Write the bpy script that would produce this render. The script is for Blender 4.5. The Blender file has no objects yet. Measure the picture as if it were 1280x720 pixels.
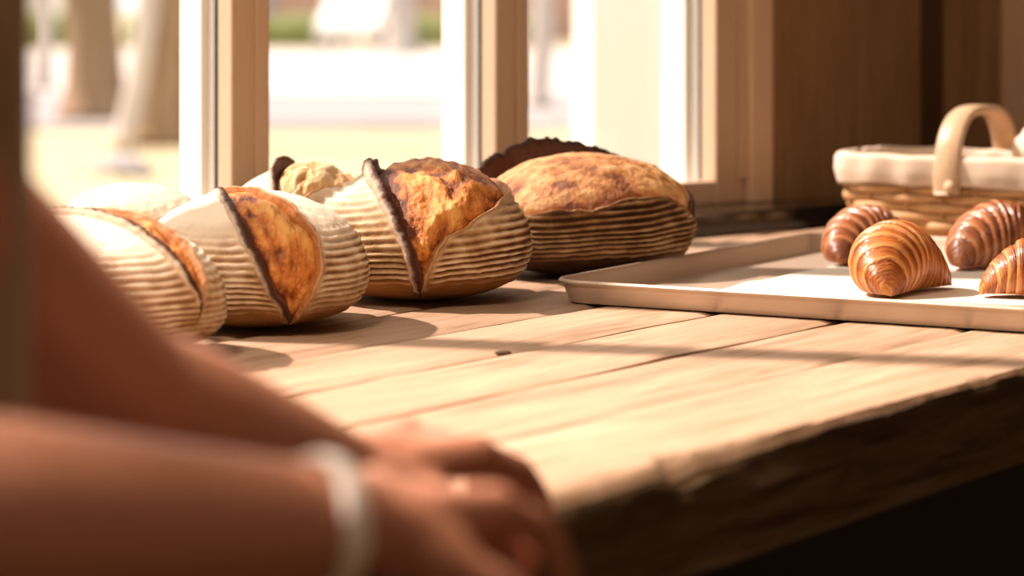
import bpy, bmesh, math, random
from mathutils import Vector, Matrix, noise
random.seed(7)
C = bpy.context.scene.collection
sc = bpy.context.scene

# ------------------------------------------------------------------ camera, sky, sun, exposure
F = 3400.0            # focal length in pixels of a 1280 wide frame
EYE = 0.32            # eye height over the table top
TT = 0.90             # table top height
cam_d = bpy.data.cameras.new('camera'); cam = bpy.data.objects.new('camera', cam_d); C.objects.link(cam)
cam.location = (0, 0, TT + EYE); cam.rotation_euler = (math.pi/2, 0, 0)
cam_d.sensor_width = 36; cam_d.lens = F/1280*36
cam_d.shift_y = -360/1280
cam_d.clip_start = 0.02; cam_d.clip_end = 500
cam_d.dof.use_dof = True; cam_d.dof.focus_distance = 2.76
cam_d.dof.aperture_fstop = (cam_d.lens/1000)/0.024
sc.camera = cam

w = bpy.data.worlds.new('sky'); sc.world = w; w.use_nodes = True
bg = w.node_tree.nodes['Background']
bg.inputs[0].default_value = (1.0, 0.93, 0.86, 1); bg.inputs[1].default_value = 1.55

SUN_AZ = Vector((-1.0, 0.27, 0)).normalized(); SUN_EL = math.radians(48)
sd = bpy.data.lights.new('sun', 'SUN'); so = bpy.data.objects.new('sun', sd); C.objects.link(so)
sd.energy = 9.5; sd.color = (1.0, 0.79, 0.68); sd.angle = math.radians(1.4)
tosun = Vector((SUN_AZ.x*math.cos(SUN_EL), SUN_AZ.y*math.cos(SUN_EL), math.sin(SUN_EL)))
so.rotation_euler = tosun.to_track_quat('Z', 'Y').to_euler(); so.location = (-4, 5, 6)
CEIL_FILL = [((1.0, 0.2), 14)]
PENDANT_FILL = ((-.46, 1.42, 2.15), 22)

sc.view_settings.view_transform = 'Standard'
try: sc.view_settings.look = 'None'
except Exception: pass
sc.view_settings.exposure = 0.12; sc.view_settings.gamma = 1.0; sc.view_settings.use_curve_mapping = False
sc.cycles.use_denoising = True
sc.cycles.max_bounces = 8; sc.cycles.transparent_max_bounces = 12
sc.cycles.caustics_reflective = False; sc.cycles.caustics_refractive = False
sc.cycles.sample_clamp_indirect = 6

# ------------------------------------------------------------------ helpers
def P(px, py, z=0.0):
    "point on the level z above the table top seen in that direction"
    Y = (EYE - z)*F/py
    return Vector(((px-640)/F*Y, Y, TT+z))
def Q(px, py, Y):
    return Vector(((px-640)/F*Y, Y, TT+EYE-py*Y/F))
def lerp(a, b, t): return a+(b-a)*t
def sm(a, b, x):
    t = max(0, min(1, (x-a)/(b-a))); return t*t*(3-2*t)
def interp(tab, x, k):
    if x <= tab[0][0]: return tab[0][k]
    for i in range(len(tab)-1):
        if x <= tab[i+1][0]:
            t = (x-tab[i][0])/(tab[i+1][0]-tab[i][0]); t = t*t*(3-2*t)*.5+t*.5
            return lerp(tab[i][k], tab[i+1][k], t)
    return tab[-1][k]
def nz(v, s): return noise.noise(Vector(v)*s)
def fbm(v, s, o=4): return noise.fractal(Vector(v)*s, 1.0, 2.0, o)

def mesh_obj(name, verts, faces, mat, parent=None, smooth=True, attrs=None):
    me = bpy.data.meshes.new(name); me.from_pydata([tuple(v) for v in verts], [], faces)
    me.validate()
    if smooth:
        for p in me.polygons: p.use_smooth = True
    if attrs:
        for k, vals in attrs.items():
            a = me.attributes.new(k, 'FLOAT', 'POINT'); a.data.foreach_set('value', vals)
    if mat: me.materials.append(mat)
    o = bpy.data.objects.new(name, me); C.objects.link(o)
    if parent: o.parent = parent
    return o
def bm_obj(name, bm, mat, parent=None, smooth=False):
    bmesh.ops.recalc_face_normals(bm, faces=bm.faces)
    me = bpy.data.meshes.new(name); bm.to_mesh(me); bm.free()
    if smooth:
        for p in me.polygons: p.use_smooth = True
    if mat: me.materials.append(mat)
    o = bpy.data.objects.new(name, me); C.objects.link(o)
    if parent: o.parent = parent
    return o
def tag(o, label, cat, group=None):
    o['label'] = label; o['category'] = cat
    if group: o['group'] = group
    return o
def empty(name, loc=(0,0,0), rz=0):
    o = bpy.data.objects.new(name, None); C.objects.link(o); o.location = loc; o.rotation_euler = (0,0,rz)
    o.empty_display_size = .05
    return o
def struct(o): o['kind'] = 'structure'; return o
def box(bm, cx, cy, cz, sx, sy, sz, M=None, bevel=0):
    r = bmesh.ops.create_cube(bm, size=1.0); vs = r['verts']
    bmesh.ops.scale(bm, vec=(sx, sy, sz), verts=vs)
    bmesh.ops.translate(bm, vec=(cx, cy, cz), verts=vs)
    if bevel:
        es = list({e for v in vs for e in v.link_edges})
        rr = bmesh.ops.bevel(bm, geom=es, offset=bevel, segments=2, affect='EDGES', profile=.6)
        vs = list({v for f in rr['faces'] for v in f.verts} | {v for v in vs if v.is_valid})
    if M: bmesh.ops.transform(bm, matrix=M, verts=vs)
def grid_faces(nu, nv, cu=False, cv=False, off=0):
    fs = []
    for i in range(nu if cu else nu-1):
        for j in range(nv if cv else nv-1):
            a = i*nv+j; b = ((i+1) % nu)*nv+j; c = ((i+1) % nu)*nv+(j+1) % nv; d = i*nv+(j+1) % nv
            fs.append((a+off, b+off, c+off, d+off))
    return fs

# ------------------------------------------------------------------ materials
class NT:
    def __init__(s, name):
        s.m = bpy.data.materials.new(name); s.m.use_nodes = True; s.t = s.m.node_tree; s.n = s.t.nodes
        s.b = s.n['Principled BSDF']
    def new(s, t, **k):
        n = s.n.new(t)
        for a, v in k.items(): setattr(n, a, v)
        return n
    def link(s, a, b): s.t.links.new(a, b)
    def coords(s, scale=(1,1,1), rot=(0,0,0), kind='Object'):
        tc = s.new('ShaderNodeTexCoord'); mp = s.new('ShaderNodeMapping')
        mp.inputs['Scale'].default_value = scale; mp.inputs['Rotation'].default_value = rot
        s.link(tc.outputs[kind], mp.inputs['Vector']); return mp.outputs['Vector']
    def noise(s, vec, scale, detail=5, rough=.55, dist=0):
        n = s.new('ShaderNodeTexNoise'); n.inputs['Scale'].default_value = scale; n.inputs['Detail'].default_value = detail
        n.inputs['Roughness'].default_value = rough; n.inputs['Distortion'].default_value = dist
        s.link(vec, n.inputs['Vector']); return n.outputs['Fac']
    def ramp(s, fac, stops, interp='LINEAR'):
        r = s.new('ShaderNodeValToRGB'); r.color_ramp.interpolation = interp
        el = r.color_ramp.elements
        while len(el) < len(stops): el.new(.5)
        for e, (p, c) in zip(el, stops):
            e.position = p; e.color = (*c, 1) if not isinstance(c, (int, float)) else (c, c, c, 1)
        s.link(fac, r.inputs['Fac']); return r.outputs['Color']
    def mix(s, fac, a, b, mode='MIX'):
        n = s.new('ShaderNodeMix', data_type='RGBA', blend_type=mode)
        for v, k in ((fac, 0), (a, 6), (b, 7)):
            if isinstance(v, (int, float)): n.inputs[k].default_value = v
            elif isinstance(v, tuple): n.inputs[k].default_value = (*v, 1)
            else: s.link(v, n.inputs[k])
        return n.outputs[2]
    def math(s, op, a, b=0, c=None, clamp=False):
        n = s.new('ShaderNodeMath', operation=op, use_clamp=clamp)
        for v, k in ((a, 0), (b, 1), (c, 2)):
            if v is None: continue
            if isinstance(v, (int, float)): n.inputs[k].default_value = v
            else: s.link(v, n.inputs[k])
        return n.outputs[0]
    def attr(s, name):
        n = s.new('ShaderNodeAttribute', attribute_name=name); return n.outputs['Fac']
    def bump(s, h, strength=.3, dist=.002):
        n = s.new('ShaderNodeBump'); n.inputs['Strength'].default_value = strength; n.inputs['Distance'].default_value = dist
        s.link(h, n.inputs['Height']); s.link(n.outputs['Normal'], s.b.inputs['Normal'])
    def col(s, c):
        if isinstance(c, tuple): s.b.inputs['Base Color'].default_value = (*c, 1)
        else: s.link(c, s.b.inputs['Base Color'])
    def set(s, **k):
        names = {'rough': 'Roughness', 'metal': 'Metallic', 'spec': 'Specular IOR Level', 'coat': 'Coat Weight', 'coatr': 'Coat Roughness',
                 'sss': 'Subsurface Weight', 'sheen': 'Sheen Weight'}
        for a, v in k.items():
            i = s.b.inputs[names[a]]
            if isinstance(v, (int, float)): i.default_value = v
            else: s.link(v, i)
        return s

def m_plain(name, c, rough=.6, var=.12, scale=8, **k):
    t = NT(name); v = t.coords()
    n = t.noise(v, scale)
    t.col(t.mix(n, tuple(x*(1-var) for x in c), tuple(min(1, x*(1+var)) for x in c)))
    t.set(rough=rough, **k); t.bump(t.noise(v, scale*12), .1, .001); return t.m
def m_wood(name, light, mid, dark, scale=1.0, along='Y', rough=.55, rot=0, grainmix=.55, big=.35, bump=.25, spec=.35):
    "grain runs along one local axis"
    t = NT(name)
    sc_ = {'X': (1, 14, 14), 'Y': (14, 1, 14), 'Z': (14, 14, 1)}[along]
    info = t.new('ShaderNodeObjectInfo')
    v0 = t.coords(scale=tuple(a*scale for a in sc_), rot=(0, 0, rot))
    va = t.new('ShaderNodeVectorMath', operation='ADD'); t.link(v0, va.inputs[0])
    cx = t.new('ShaderNodeCombineXYZ'); r = t.math('MULTIPLY', info.outputs['Random'], 40)
    for i in range(3): t.link(r, cx.inputs[i])
    t.link(cx.outputs[0], va.inputs[1]); v = va.outputs[0]
    g = t.noise(v, 2.2, 8, .62, 1.2); g2 = t.noise(v, 12, 6, .7)
    vb = t.coords(scale=tuple(a*scale*.12+scale*.8 for a in sc_), rot=(0, 0, rot)); b = t.noise(vb, 1.8, 3)
    f = t.math('ADD', t.math('MULTIPLY', g, grainmix), t.math('MULTIPLY', g2, 1-grainmix))
    c = t.ramp(f, [(.33, dark), (.46, mid), (.60, light)])
    c2 = t.mix(t.math('MULTIPLY', t.ramp(b, [(.35, 1.0), (.6, 0.0)]), big), c, tuple(x*.8 for x in mid))
    tone = t.math('MULTIPLY_ADD', info.outputs['Random'], .22, .86)
    hs = t.new('ShaderNodeHueSaturation'); t.link(c2, hs.inputs['Color']); t.link(tone, hs.inputs['Value'])
    t.col(hs.outputs[0]); t.set(rough=rough, spec=spec); t.bump(f, bump, .002); return t.m

M = {}
M['plank'] = m_wood('table_wood', (.545, .395, .28), (.44, .295, .195), (.22, .12, .065), along='Y', scale=1.3, rough=.6, big=.6, grainmix=.7)
M['shaded_edge_and_knot'] = m_wood('shaded_edge_and_knot_wood', (.10, .062, .028), (.062, .036, .014), (.02, .01, .004), along='Y', scale=1.2, rough=.75, big=.6, bump=.6)  # shade of the table's front face put into the wood colour; also the knot
M['wallwood'] = m_wood('wall_wood', (.40, .245, .125), (.30, .175, .085), (.18, .095, .042), along='Z', scale=.8, rough=.6)
M['wallwood_dark'] = m_wood('dark_wall_wood', (.12, .06, .028), (.085, .042, .02), (.04, .02, .01), along='Z', scale=.8)
M['frame'] = m_wood('window_frame_wood', (.66, .49, .35), (.62, .45, .31), (.58, .42, .28), along='Z', scale=.6, rough=.4, big=.2, bump=.06)
M['framewhite'] = m_plain('white_outer_frame', (.86, .82, .76), .4, .03, 3)
M['gasket'] = m_plain('gasket', (.03, .035, .03), .6)
M['ledge'] = m_plain('black_stone', (.005, .005, .004), .10, .3, 20, spec=.5)
M['black'] = m_plain('black_paint', (.006, .005, .004), .7)
M['floor'] = m_wood('floor_wood', (.10, .055, .03), (.07, .035, .018), (.03, .015, .008), along='X', scale=.7)
M['plaster'] = m_plain('plaster', (.62, .46, .33), .8, .05, 4)
M['ceiling'] = m_plain('ceiling_paint', (.75, .66, .55), .8, .04, 4)
M['post'] = m_plain('post_paint', (.34, .26, .18), .55, .10, 6)
M['cloth'] = m_plain('cream_cloth', (.74, .62, .50), .85, .06, 25, sheen=.2)
M['handle'] = m_wood('bent_wood', (.74, .56, .38), (.66, .47, .30), (.50, .32, .18), along='Y', scale=2, rough=.4)
M['wicker'] = m_plain('wicker', (.62, .37, .17), .5, .35, 60)
M['paper'] = m_plain('parchment', (.86, .79, .68), .7, .04, 12)
M['road'] = m_plain('road', (.50, .47, .46), .8, .06, .3)
M['pavement'] = m_plain('pavement', (.30, .28, .29), .8, .1, .5)
M['hedge'] = m_plain('hedge_leaves', (.17, .20, .06), .7, .5, 6)
M['bark'] = m_wood('bark', (.36, .25, .16), (.26, .17, .10), (.13, .08, .05), along='Z', scale=.25, rough=.9)
M['palebark'] = m_wood('pale_bark', (.62, .56, .52), (.48, .42, .40), (.3, .26, .25), along='Z', scale=.25, rough=.9)
M['white'] = m_plain('white_render', (.85, .82, .78), .8, .03, 1)
M['brick'] = m_plain('house_brick', (.42, .27, .22), .8, .2, 3)
M['roof'] = m_plain('house_roof', (.30, .24, .24), .8, .2, 3)
M['housewin'] = m_plain('house_window', (.25, .28, .34), .2, .1, 3)
M['leaf'] = m_plain('tree_leaves', (.18, .22, .07), .7, .5, 3)

t = NT('dry_grass'); v = t.coords(); n1 = t.noise(v, .12, 4); n2 = t.noise(v, 1.3, 6)
t.col(t.mix(t.ramp(n1, [(.35, 0.0), (.62, 1.0)]), t.mix(n2, (.44, .37, .24), (.52, .46, .31)), t.mix(n2, (.30, .27, .15), (.40, .34, .21))))
t.set(rough=.9); M['grass'] = t.m

t = NT('brushed_aluminium'); v = t.coords(scale=(2, 60, 60)); n = t.noise(v, 6, 5)
t.col(t.mix(n, (.48, .385, .30), (.60, .49, .39))); t.set(metal=.35, rough=.38); t.bump(n, .05, .001); M['alu'] = t.m

t = NT('window_glass'); out = t.n['Material Output']; t.n.remove(t.b)
tr = t.new('ShaderNodeBsdfTransparent'); tr.inputs[0].default_value = (.97, .97, .96, 1)
gl = t.new('ShaderNodeBsdfGlossy'); gl.inputs['Roughness'].default_value = .02; mx = t.new('ShaderNodeMixShader')
mx.inputs[0].default_value = .035
t.link(tr.outputs[0], mx.inputs[1]); t.link(gl.outputs[0], mx.inputs[2]); t.link(mx.outputs[0], out.inputs[0])
M['glass'] = t.m

t = NT('skin'); v = t.coords(); n = t.noise(v, 9, 4); n2 = t.noise(v, 90, 4)
t.col(t.mix(n, (.38, .17, .105), (.48, .225, .15))); t.set(rough=.5, sss=.12, spec=.4)
t.b.inputs['Subsurface Radius'].default_value = (.012, .005, .003); t.b.inputs['Subsurface Scale'].default_value = 1
t.bump(n2, .12, .001); M['skin'] = t.m
M['shirt'] = m_plain('brown_shirt', (.16, .075, .04), .9, .15, 30)
M['trousers'] = m_plain('dark_trousers', (.05, .045, .045), .9, .15, 30)
M['hair'] = m_plain('dark_hair', (.035, .02, .012), .5, .3, 60)
M['eyewhite'] = m_plain('eye_white', (.8, .78, .74), .2, .02)
M['iris'] = m_plain('iris', (.06, .03, .015), .2, .1)
M['lips'] = m_plain('lips', (.42, .16, .12), .5, .1)
M['bracelet'] = m_plain('white_band', (.88, .86, .82), .35, .03)

def m_loaf_body(name, flour, ridge, groove, base, amt, top):
    t = NT(name); v = t.coords()
    ring = t.attr('ring'); el = t.attr('elev')
    n = t.noise(v, 38, 6, .65); n2 = t.noise(v, 11, 4, .6); n3 = t.noise(v, 150, 4, .6)
    f = t.math('MULTIPLY_ADD', ring, .44, amt)
    f = t.math('ADD', f, t.math('MULTIPLY_ADD', n, 1.1, -.55)); f = t.math('ADD', f, t.math('MULTIPLY_ADD', n2, .9, -.45))
    c = t.ramp(f, [(.05, groove), (.42, ridge), (.80, flour)])
    f2 = t.math('ADD', t.math('MULTIPLY_ADD', n2, .6, -.3), el)
    c = t.mix(t.ramp(f2, [(.30, 0.0), (.75, top)]), c, flour)
    fb = t.math('ADD', t.math('MULTIPLY_ADD', n, .3, -.15), t.math('MULTIPLY', el, -1))
    c = t.mix(t.ramp(fb, [(.42, 0.0), (.60, 1.0)]), c, t.mix(n, base, tuple(x*.45 for x in base)))
    t.col(c); t.set(rough=.85, spec=.2); t.bump(t.math('ADD', n, t.math('MULTIPLY', n3, .5)), .45, .0025); return t.m
M['loaf_pale'] = m_loaf_body('floury_crust', (.80, .72, .60), (.55, .38, .22), (.22, .11, .05), (.42, .20, .07), .40, .93)
M['loaf_mid'] = m_loaf_body('striped_crust', (.72, .61, .46), (.44, .28, .14), (.14, .06, .022), (.40, .18, .055), .36, .8)
M['loaf_dark'] = m_loaf_body('brown_striped_crust', (.52, .38, .22), (.27, .145, .06), (.06, .022, .008), (.06, .025, .01), .26, .15)
def m_bloom(name, hi, mid, dark, lo=.37):
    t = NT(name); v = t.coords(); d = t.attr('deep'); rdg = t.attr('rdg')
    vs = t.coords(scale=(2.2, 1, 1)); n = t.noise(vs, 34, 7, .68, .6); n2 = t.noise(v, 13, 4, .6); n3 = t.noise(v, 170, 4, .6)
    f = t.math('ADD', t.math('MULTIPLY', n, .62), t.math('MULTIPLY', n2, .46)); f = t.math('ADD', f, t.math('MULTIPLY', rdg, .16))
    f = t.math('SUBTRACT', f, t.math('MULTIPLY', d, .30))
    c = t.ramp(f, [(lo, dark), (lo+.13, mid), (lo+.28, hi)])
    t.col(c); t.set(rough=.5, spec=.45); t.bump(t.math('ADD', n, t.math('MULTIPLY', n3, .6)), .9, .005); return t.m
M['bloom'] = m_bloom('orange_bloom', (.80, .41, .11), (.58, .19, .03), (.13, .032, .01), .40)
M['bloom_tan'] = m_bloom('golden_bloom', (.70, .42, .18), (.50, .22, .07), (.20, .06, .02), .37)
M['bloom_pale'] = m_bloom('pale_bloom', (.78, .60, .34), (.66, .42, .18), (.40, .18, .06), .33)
def m_ear(name, outer, inner, tip):
    t = NT(name); v = t.coords(); a = t.attr('inner'); n = t.noise(v, 60, 6, .65)
    f = t.math('ADD', a, t.math('MULTIPLY_ADD', n, .4, -.2))
    c = t.ramp(f, [(.18, outer), (.42, tip), (.60, tip), (.85, inner)])
    t.col(t.mix(t.math('MULTIPLY', n, .5), c, (.05, .015, .006))); t.set(rough=.6, spec=.35); t.bump(n, .7, .003); return t.m
M['ear'] = m_ear('dark_ear_crust', (.66, .52, .38), (.15, .045, .018), (.055, .018, .008))
M['lip'] = m_ear('light_lip_crust', (.60, .44, .28), (.52, .22, .07), (.60, .34, .16))
M['ear_red'] = m_ear('burnt_ear_crust', (.12, .05, .02), (.10, .028, .011), (.015, .006, .003))

def m_croissant(name, a, b, c_):
    t = NT(name); v = t.coords(); st = t.attr('step'); ln = t.attr('lines')
    n = t.noise(v, 26, 5, .6, .5); n2 = t.noise(v, 90, 4)
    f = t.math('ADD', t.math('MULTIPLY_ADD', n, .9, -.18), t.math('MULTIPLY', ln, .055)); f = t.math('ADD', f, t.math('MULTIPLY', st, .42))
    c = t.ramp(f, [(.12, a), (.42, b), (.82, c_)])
    t.col(c); t.set(rough=.32, spec=.5, coat=.35, coatr=.22); t.bump(t.math('ADD', n2, t.math('MULTIPLY', ln, .8)), .35, .0015); return t.m
M['croissant'] = m_croissant('croissant_crust', (.18, .045, .012), (.50, .16, .035), (.70, .34, .11))
M['croissant_dark'] = m_croissant('dark_croissant_crust', (.12, .03, .010), (.34, .10, .027), (.52, .24, .095))

# ------------------------------------------------------------------ frames of reference
UT = Vector(((2960-640)/F, 1, 0)).normalized(); MT = Vector((-UT.y, UT.x, 0))       # table planks / across
UW = Vector(((4400-640)/F, 1, 0)).normalized(); NW = Vector((-UW.y, UW.x, 0))       # window wall / outwards
W0 = P(895, 255, .03); W0.z = 0                                                     # wall face, s = 0
L0 = P(880, 268, .03); L0.z = 0                                                     # ledge front
def WP(s, d, z): return W0 + UW*s + NW*d + Vector((0, 0, z))
WM = Matrix.Translation(W0) @ Matrix(((UW.x, NW.x, 0, 0), (UW.y, NW.y, 0, 0), (0, 0, 1, 0), (0, 0, 0, 1)))  # (s, d, z)
def wbox(bm, s0, s1, d0, d1, z0, z1, bevel=0): box(bm, (s0+s1)/2, (d0+d1)/2, (z0+z1)/2, s1-s0, d1-d0, z1-z0, WM, bevel)

# ------------------------------------------------------------------ room shell
S0, S1, D1, HC = -4.3, 1.6, -4.6, 4.0      # along the wall, into the room, ceiling height
ZS = TT+.03                                # ledge top
ZW = 3.75                                  # window head
WL, WR = -4.0, .0576
bm = bmesh.new(); wbox(bm, S0-.2, S1+.2, D1-.2, .14, -.1, 0); struct(bm_obj('floor', bm, M['floor']))
bm = bmesh.new(); wbox(bm, S0-.2, S1+.2, D1-.2, .14, HC, HC+.1); struct(bm_obj('ceiling', bm, M['ceiling']))
bm = bmesh.new()
wbox(bm, S0, WL, 0, .14, 0, HC); wbox(bm, WR+.0, S1, 0, .14, 0, HC); wbox(bm, WL, WR, 0, .14, 0, ZS-.03); wbox(bm, WL, WR, 0, .14, ZW, HC)
struct(bm_obj('wall_back', bm, M['wallwood']))
bm = bmesh.new(); wbox(bm, S1, S1+.14, D1, .14, 0, HC); struct(bm_obj('wall_right', bm, M['wallwood']))
bm = bmesh.new(); wbox(bm, S0-.14, S0, D1, .14, 0, HC); struct(bm_obj('wall_left', bm, M['plaster']))
bm = bmesh.new(); wbox(bm, S0, S1, D1-.14, D1, 0, HC); struct(bm_obj('wall_front', bm, M['plaster']))

# windows: four lights seen or lighting the table; each has frame, rail, gasket and pane
PITCH = .4196; MW = .0498
edges = [(0, .0576), (-.4196, -.3698), (-.849, -.800), (-1.265, -1.215), (-1.68, -1.63), (-4.0, -3.95)]
for i in range(len(edges)-1):
    r0, r1 = edges[i]; l0, l1 = edges[i+1]
    win = struct(empty(f'window_{i+1}', WP((l1+r0)/2, 0, ZS)))
    inv = Matrix.Translation(-win.location)
    def add(name, boxes, mat, bev=0):
        bm = bmesh.new()
        for b_ in boxes: wbox(bm, *b_, bev)
        bmesh.ops.transform(bm, matrix=inv, verts=bm.verts); return struct(bm_obj(name, bm, mat, win))
    gb = TT + EYE - .0 - 226*W0.y/F
    mull = [(r0, r1, 0, .030, ZS, ZW)]
    if i == len(edges)-2: mull.append((l0, l1, 0, .030, ZS, ZW))
    add('mullion', mull, M['frame'], .003)
    add('mullion_bead', [(r1-.016, r1+.004, -.006, .0, gb, ZW-.03)], M['frame'], .002)
    add('outer_frame', [(r0+.004, r1-.004, .035, .115 if i < 4 else .06, ZS, ZW), (l1-.004, r0+.004, .035, .115, ZS-.03, gb-.006), (l1-.004, r0+.004, .035, .115, ZW-.04, ZW)], M['framewhite'], .002)
    add('gasket', [(r0-.0012, r1-.002, .0300, .0345, ZS, ZW)], M['gasket'])
    add('sash_stile', [(r0-.006, r0+.004, .055, .085, gb-.006, ZW-.04)], M['framewhite'], .002)
    add('bottom_rail', [(l1, r0, .002, .030, ZS, gb)], M['frame'], .003)
    add('top_rail', [(l1, r0, .002, .030, ZW-.05, ZW)], M['frame'], .003)
    add('window_pane', [(l1, r0, .068, .072, gb-.005, ZW-.04)], M['glass'])
bm = bmesh.new(); wbox(bm, .0576, .0576+.046, -.016, .002, ZS, ZW+.05, .003); struct(bm_obj('trim_1', bm, M['frame']))
bm = bmesh.new(); wbox(bm, .0576+.046, .0576+.075, -.005, .002, ZS, HC, .002); struct(bm_obj('trim_2', bm, M['wallwood']))
def s_at(px):
    k = (px-640)/F; return (k*W0.y-W0.x)/(UW.x-k*UW.y)
bm = bmesh.new(); wbox(bm, s_at(1150), s_at(1176), -.004, .004, ZS, HC, .001); struct(bm_obj('trim_3', bm, M['wallwood_dark']))
bm = bmesh.new(); wbox(bm, s_at(1252), s_at(1252)+.16, -.05, .002, ZS, HC, .003); struct(bm_obj('trim_4', bm, M['frame']))
# black stone ledge under the windows
ld = (L0-W0).dot(NW)
bm = bmesh.new(); wbox(bm, -3.6, S1, ld, .0, TT-.05, ZS, .003); struct(bm_obj('trim_5', bm, M['ledge']))

# added ceiling fill lamp, out of view, to brighten the room
for (x, y), e in CEIL_FILL:
    r = tag(empty('ceiling_fill_lamp', (x, y, HC)), 'added flat round fill lamp, unseen, on the ceiling of the room', 'lamp')
    bm = bmesh.new(); bmesh.ops.create_cone(bm, cap_ends=True, segments=48, radius1=.34, radius2=.34, depth=.05); bmesh.ops.translate(bm, vec=(0, 0, -.025), verts=bm.verts)
    bm_obj('fill_lamp_housing', bm, M['framewhite'], r)
    ad = bpy.data.lights.new('fill_lamp_light', 'AREA'); ad.shape = 'DISK'; ad.size = .6; ad.energy = e; ad.color = (1, .80, .60)
    ao = bpy.data.objects.new('fill_lamp_light', ad); C.objects.link(ao); ao.location = (0, 0, -.06); ao.parent = r

# added pendant fill lamp, out of view, to brighten the near arm
(lx, ly, lz), e = PENDANT_FILL
pl = tag(empty('pendant_fill_lamp', (lx, ly, lz)), 'added unseen fill lamp in a dark metal pendant shade hanging from the ceiling', 'lamp')
bm = bmesh.new(); bmesh.ops.create_cone(bm, cap_ends=False, segments=48, radius1=.17, radius2=.035, depth=.14); bmesh.ops.translate(bm, vec=(0, 0, .09), verts=bm.verts)
o = bm_obj('fill_lamp_shade', bm, M['black'], pl, True); q = o.modifiers.new('s', 'SOLIDIFY'); q.thickness = .003
bm = bmesh.new(); bmesh.ops.create_cone(bm, cap_ends=True, segments=12, radius1=.004, radius2=.004, depth=HC-lz-.15); bmesh.ops.translate(bm, vec=(0, 0, .15+(HC-lz-.15)/2), verts=bm.verts)
bm_obj('fill_lamp_cord', bm, M['black'], pl, True)
ad = bpy.data.lights.new('pendant_fill_light', 'AREA'); ad.shape = 'DISK'; ad.size = .24; ad.energy = e; ad.color = (1, .74, .55)
ao = bpy.data.objects.new('pendant_fill_light', ad); C.objects.link(ao); ao.location = (0, 0, .03); ao.parent = pl

# ------------------------------------------------------------------ outside
bm = bmesh.new(); bmesh.ops.create_grid(bm, x_segments=2, y_segments=2, size=150); bmesh.ops.translate(bm, vec=(0, 154, -.12), verts=bm.verts)
o = struct(bm_obj('ground', bm, M['grass']))
for nm, y0, y1, m, z in (('ground_pavement', 28, 37, 'pavement', -.10), ('ground_road', 39, 72, 'road', -.105), ('ground_kerb', 37, 38.6, 'road', -.07)):
    bm = bmesh.new(); box(bm, 0, (y0+y1)/2, z-.02, 120, y1-y0, .06); struct(bm_obj(nm, bm, M[m]))
def hedge(x0, x1, y, h, label):
    bm = bmesh.new(); nx = 60; vs = []; fs = []
    prof = [(-.5, 0), (-.55, .5), (-.45, .9), (-.1, 1.02), (.3, .95), (.5, .5), (.5, 0)]
    for i in range(nx):
        x = lerp(x0, x1, i/(nx-1))
        for (a, b) in prof:
            p = Vector((x, y+a*1.4, b*h)); k = .16*fbm(p, 1.4)
            vs.append((p.x, p.y+k, max(-.12, p.z+k*(b > 0)-.12*(b == 0))))
    n = len(prof); fs = grid_faces(nx, n); fs.append(tuple(range(n))); fs.append(tuple((nx-1)*n+j for j in reversed(range(n))))
    return tag(mesh_obj('hedge', vs, fs, M['hedge']), label, 'hedge', 'clipped hedges across the street')
hedge(-11, -5.3, 78, .75, 'low clipped green hedge across the street behind the striped loaves')
hedge(-3.3, .8, 78, .75, 'short green hedge across the street beside the middle window post')
hedge(-22, -12.8, 78, .8, 'pale green hedge across the street in the leftmost window')
def trunk(pts, rad, mat, seg=20, off=0):
    vs = []
    for (p, r) in zip(pts, rad):
        for j in range(seg):
            a = j/seg*2*math.pi; q = Vector((math.cos(a), math.sin(a), 0)); k = 1+.18*nz((q.x*1.3, q.y*1.3, p[2]*.7+off), 2)
            vs.append((p[0]+q.x*r*k, p[1]+q.y*r*k, p[2]))
    n = len(pts); fs = grid_faces(n, seg, cv=True); fs += [tuple(range(seg)), tuple((n-1)*seg+j for j in range(seg))]
    return vs, fs
def tree(px, Y, r, lean, mat, label, h=5.5, crown=True, flare=1.6):
    x = (px-640)/F*Y
    root = tag(empty('tree', (x, Y, -.12)), label, 'tree')
    zs = [0, .15, .4, .8, 1.4, 2.2, 3.2, 4.2, h]
    pts = [(lean*z+.06*math.sin(z*1.7), .05*math.cos(z*1.3), z) for z in zs]
    rad = [r*flare, r*lerp(flare, 1, .5), r*1.08, r, r*.97, r*.92, r*.8, r*.7, r*.5]
    v_, f_ = trunk(pts, rad, mat); mesh_obj('trunk', v_, f_, mat, root)
    for k in range(7):                                  # bare winter limbs above the trunk
        a = k*2.4+Y; z0 = h*(.62+.055*k); L = h*(.34-.02*k)
        pts = [(lean*z0+math.cos(a)*L*q**.8*.7, math.sin(a)*L*q**.8*.7, z0+L*q) for q in (0, .2, .45, .7, 1)]
        v_, f_ = trunk(pts, [r*.42*q for q in (1, .8, .55, .35, .12)], mat, 10, k); mesh_obj('branch', v_, f_, mat, root)
    if crown:
        bm = bmesh.new()
        for k in range(9):
            a = random.uniform(0, 6.28); rr = random.uniform(.2, 1.6)
            rs = bmesh.ops.create_icosphere(bm, subdivisions=4, radius=random.uniform(.9, 1.4))
            for v in rs['verts']: v.co *= 1+.25*fbm(v.co+Vector((k*5, 0, 0)), 1.3)
            bmesh.ops.translate(bm, vec=(lean*h+math.cos(a)*rr, math.sin(a)*rr, h+random.uniform(-.3, 1.6)), verts=rs['verts'])
        bm_obj('foliage', bm, M['leaf'], root, True)
    return root
tree(188, 25, .26, .10, M['bark'], 'thick brown leaning tree trunk in the leftmost window', crown=False, flare=1.5)
tree(116, 30, .30, -.05, M['bark'], 'broad tan tree trunk left of the leaning trunk in the leftmost window', crown=False)
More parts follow.
